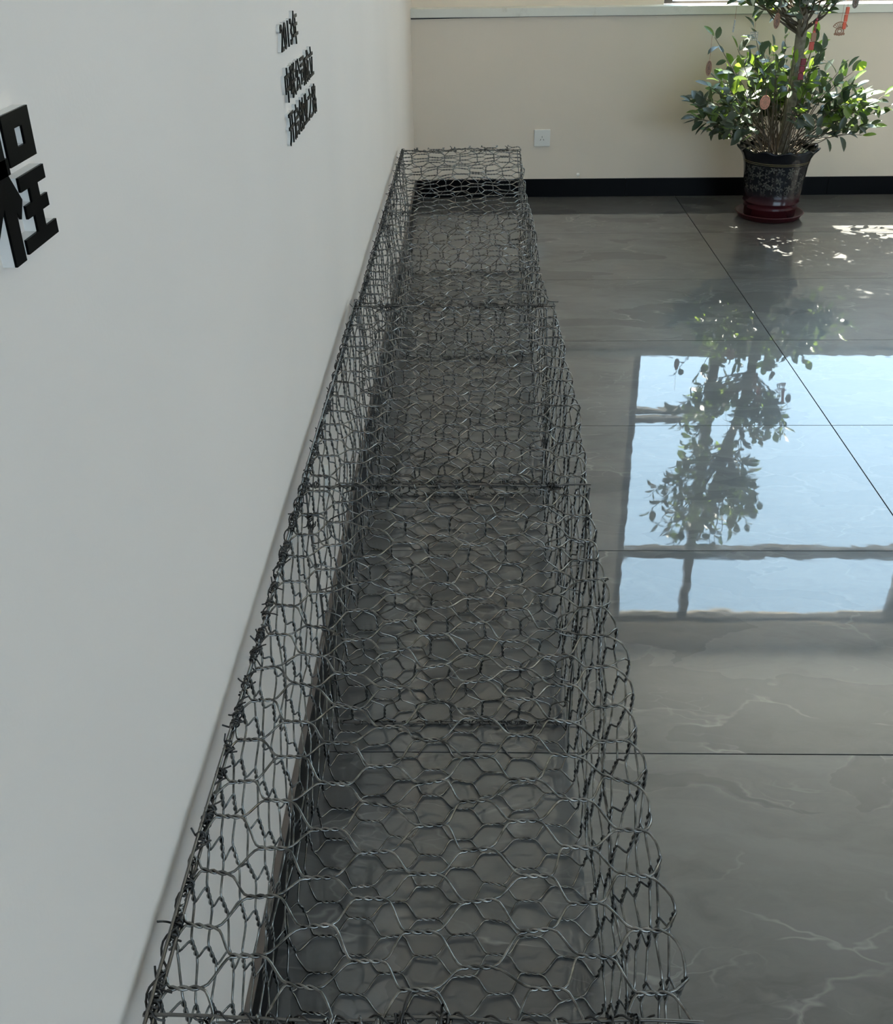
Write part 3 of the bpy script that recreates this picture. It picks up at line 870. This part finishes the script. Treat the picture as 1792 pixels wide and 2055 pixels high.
# middle and upper crowns on the trunk
def crown(zj0, zj1, zlo, zhi, rad_, nb, cx, yr=0.85, sz=0.066):
    for i in range(nb):
        zj = RNG.uniform(zj0, zj1); c = trunk_c(zj); a_ = 2 * PI * i / nb + RNG.normal(0, .3)
        rr = rad_ * math.sqrt(RNG.uniform(0.15, 1.0)); zt_ = RNG.uniform(zlo, zhi)
        mid = (zlo + zhi) / 2; rr *= math.sqrt(max(0.15, 1 - ((zt_ - mid) / ((zhi - zlo) * 0.62)) ** 2))
        P1 = np.array([cx + rr * math.cos(a_), rr * math.sin(a_) * yr, zt_])
        b = stem(c, c + (P1 - c) * 0.98, (0.12 * rr * math.cos(a_), 0.12 * rr * math.sin(a_), -0.03), 0.0055, 0.0018, 8, M_stem, 5, 0.006, 'branch')
        leaf_along(b, 8, sz * 1.12, 0.05, 0.5)
crown(0.86, 1.0, 1.03, 1.34, 0.36, 44, -0.06)
crown(1.36, 1.5, 1.44, 2.06, 0.36, 66, -0.13)

def leaf_matrix(p, d, u, s):
    x = Vector(d); y = Vector(u).cross(x); y.normalize(); z = x.cross(y)
    return Matrix(((x.x * s, y.x * s, z.x * s, p[0]), (x.y * s, y.y * s, z.y * s, p[1]), (x.z * s, y.z * s, z.z * s, p[2]), (0, 0, 0, 1)))
# the leaves that show largest are parts of their own, the rest one mass of foliage
order = sorted(range(len(leaf_list)), key=lambda i: (0 if leaf_list[i][0][2] < 1.06 else 1, leaf_list[i][0][1] - leaf_list[i][3] * 3))
single = set(order[:298])
rest = {M_leaf.name: [], M_leaf_y.name: []}
for i, (p, d, u, s, yg) in enumerate(leaf_list):
    k = i % len(LEAVES)
    Mx = leaf_matrix(p, d, u, s)
    if i in single:
        o = link('leaf', (LEAF_MEY if yg else LEAF_ME)[k], tree)
        o.matrix_local = Mx
    else:
        V, F = LEAVES[k]
        A = np.array(Mx)
        rest[(M_leaf_y if yg else M_leaf).name].append((V @ A[:3, :3].T + A[:3, 3], F))
for m_ in (M_leaf, M_leaf_y):
    V, F = merge(rest[m_.name])
    o = link('foliage', mesh_np('foliage', V, F, m_), tree); o['kind'] = 'stuff'
    if m_ is M_leaf_y: o['label'] = 'bright yellow green leaves'

# ------------------------------------------------------------------ ornaments hanging in the tree
M_red = mat('faded red ornament', (0.50, 0.075, 0.05), 0.45)
M_pink = mat('faded pink ornament', (0.62, 0.27, 0.20), 0.5)
M_dkred = mat('dark red foil', (0.16, 0.012, 0.02), 0.3, metal=0.3)
M_org = mat('orange red packet', (0.75, 0.13, 0.06), 0.45)
M_tan = mat('tan paper ornament', (0.36, 0.20, 0.13), 0.6)
M_greyo = mat('dull silver ornament', (0.30, 0.30, 0.27), 0.4, metal=0.4)
M_thread = mat('red thread', (0.35, 0.10, 0.07), 0.8)
M_backing = mat('brown backing disc', (0.16, 0.10, 0.075), 0.6)
def orn(name, x, z, y, label, cat, L=0.08, sx=0.0):
    t = empty(name, (x, y, z), label, cat, 'ornaments hanging in the potted tree')
    V, F = tubes(np.array([(0, 0, 0.0), (sx / 2, 0, L / 2), (sx, 0.0, L)]), np.array([1.0, 0, 0]), 0.0007, 4)
    link('thread', mesh_np('thread', V, F, M_thread), t)
    return t
def ring(name, t, rx, rz, w, m, c=(0, 0), n=28):
    a = np.linspace(0, 2 * PI, n)
    P = np.stack([c[0] + rx * np.cos(a), 0 * a, c[1] + rz * np.sin(a)], 1)
    V, F = tubes(P, np.array([0, 1.0, 0]), w, 5)
    return link(name, mesh_np(name, V, F, m), t)
def disc(name, t, rx, rz, m, c=(0, 0), th=0.0012, n=24):
    bm = bmesh.new(); bmesh.ops.create_cone(bm, cap_ends=True, segments=n, radius1=1, radius2=1, depth=th * 2)
    for v in bm.verts: v.co = Vector((c[0] + v.co.x * rx, v.co.z, c[1] + v.co.y * rz))
    return bm_obj(name, bm, m, t)
def bar2(name, t, p0, p1, w, m):
    V, F = tubes(np.array([(p0[0], 0, p0[1]), ((p0[0] + p1[0]) / 2, 0, (p0[1] + p1[1]) / 2), (p1[0], 0, p1[1])]), np.array([0, 1.0, 0]), w, 5)
    return link(name, mesh_np(name, V, F, m), t)
def medallion(t, rx, rz, m, spokes=8, fill=True):
    ring('rim', t, rx, rz, 0.0022, m, (0, -rz))
    ring('inner_ring', t, rx * 0.62, rz * 0.62, 0.0016, m, (0, -rz))
    if fill: disc('plate', t, rx * 0.96, rz * 0.96, M_tan if m is M_pink else M_backing, (0, -rz), 0.0005)
    for k in range(spokes):
        a = 2 * PI * k / spokes
        bar2('fret', t, (rx * 0.25 * math.cos(a), -rz + rz * 0.25 * math.sin(a)), (rx * 0.98 * math.cos(a + 0.3), -rz + rz * 0.98 * math.sin(a + 0.3)), 0.0013, m)
def packets(t, n, w, h, m, lean=0.0, mid=None):
    for k in range(n):
        bm = bmesh.new(); z = -k * h * 1.04
        box_bm(bm, (-w / 2 + lean * k, -w * 0.28, z - h), (w / 2 + lean * k, w * 0.28, z), w * 0.12, 2)
        bm_obj('bead', bm, mid if (mid and k % 3 == 1) else m, t)
yF = 5.32 - 0.0
def at(px, py, y):
    d = fwd + rt2 * ((px - IMG_W / 2) / FPX) - up2 * ((py - IMG_H / 2) / FPX)
    k = y / d.y
    return d.x * k, CAM_H + d.z * k
TW = np.concatenate([(t_[:-1] + (t_[1:] - t_[:-1]) * f_) for t_ in twigs for f_ in (0.0, 0.33, 0.66)] + [np.array([l_[0] for l_ in leaf_list])]) + np.array([PX, PY, 0])
def orn_at(px, py, y, name, label, cat, L=0.08):
    # hang it from the nearest twig above it on about the same line of sight
    best = None
    for q in TW[TW[:, 1] < y + 0.04]:
        x, z = at(px, py, q[1]); dz = q[2] - z
        if 0.015 < dz < 0.42 and abs(q[0] - x) < 0.06:
            c = abs(q[0] - x) * 5 + dz * 0.5 + abs(q[1] - y) * 3
            if best is None or c < best[0]: best = (c, q)
    if best is None:
        x, z = at(px, py, y); return orn(name, x, z, y, label, cat, L)
    q = best[1]; x, z = at(px, py, q[1]); t = orn(name, x, z, q[1], label, cat, q[2] - z, q[0] - x)
    return t
t = orn_at(1688, 44, 5.42, 'fan_ornament', 'pinkish fretwork fan ornament hanging lowest at the right', 'ornament', 0.14)
for k in range(9):
    a = PI * (0.14 + 0.72 * k / 8)
    bar2('fret', t, (0.008 * math.cos(a), -0.034 + 0.008 * math.sin(a)), (0.036 * math.cos(a), -0.036 + 0.036 * math.sin(a)), 0.0016, M_tan)
ring('rim', t, 0.019, 0.014, 0.0028, M_tan, (0, -0.040)); ring('inner_ring', t, 0.010, 0.008, 0.0022, M_tan, (0, -0.040))
a = np.linspace(0.14 * PI, 0.86 * PI, 16); P = np.stack([0.037 * np.cos(a), 0 * a, -0.036 + 0.036 * np.sin(a)], 1)
V, F = tubes(P, np.array([0, 1.0, 0]), 0.0024, 5); link('fan_arc', mesh_np('fan_arc', V, F, M_tan), t)
for k in range(5): disc('scallop', t, 0.006, 0.006, M_tan, (-0.020 + 0.010 * k, -0.055 + 0.0015 * abs(k - 2)), 0.001, 12)
t = orn_at(1702, 14, 5.45, 'red_packet', 'bright orange red slim packet hanging behind the fan ornament', 'ornament', 0.08)
packets(t, 3, 0.016, 0.031, M_org, -0.002)
t = orn_at(1640, 36, 5.30, 'firecracker_string', 'upper string of red firecracker beads hanging right of the trunk', 'ornament', 0.07)
packets(t, 6, 0.012, 0.0125, M_dkred, -0.0010, M_red)
t = orn_at(1634, 66, 5.28, 'red_packet', 'brownish red packet hanging just right of the trunk', 'ornament', 0.03)
packets(t, 2, 0.022, 0.036, M_tan, -0.004, M_red)
t = orn_at(1613, 117, 5.20, 'firecracker_string', 'lower thick dark red firecracker cluster in front of the trunk', 'ornament', 0.03)
packets(t, 3, 0.024, 0.030, M_dkred, -0.0015)
t = orn_at(1537, 192, 5.22, 'oval_medallion', 'pink oval medallion hanging in the middle of the lower leaves', 'ornament', 0.03)
medallion(t, 0.022, 0.030, M_pink, 8)
t = orn_at(1424, 122, 5.40, 'oval_medallion', 'faded narrow oval medallion hanging at the left of the leaves', 'ornament', 0.12)
medallion(t, 0.012, 0.033, M_tan, 6)
t = orn_at(1475, 40, 5.42, 'hanging_strip', 'thin pale strip hanging at the upper left of the tree', 'ornament', 0.06)
packets(t, 4, 0.007, 0.013, M_greyo, -0.001)
t = orn_at(1561, 27, 5.40, 'oval_medallion', 'brown narrow medallion hanging from an arched branch left of the trunk', 'ornament', 0.05)
medallion(t, 0.013, 0.032, M_tan, 6)
t = orn_at(1719, -8, 5.50, 'oval_medallion', 'dull grey oval medallion at the top right of the tree', 'ornament', 0.22)
medallion(t, 0.014, 0.026, M_greyo, 6)
t = orn_at(1514, 64, 5.36, 'square_medallion', 'small grey fretwork square hanging among the left leaves', 'ornament', 0.04)
bm = bmesh.new()
for k in range(4):
    box_bm(bm, (-0.018, -0.001, -0.036 + k * 0.0112), (0.018, 0.001, -0.033 + k * 0.0112)); box_bm(bm, (-0.018 + k * 0.011, -0.0012, -0.036), (-0.0155 + k * 0.011, 0.0012, 0.0))
bm_obj('lattice', bm, M_greyo, t)
t = orn_at(1622, -6, 5.38, 'round_medallion', 'dark round coil medallion in front of the trunk at the top edge', 'ornament', 0.04)
for q in range(4): ring('coil', t, 0.024 - 0.006 * q, 0.016 - 0.004 * q, 0.0018, M_greyo, (0, -0.014))
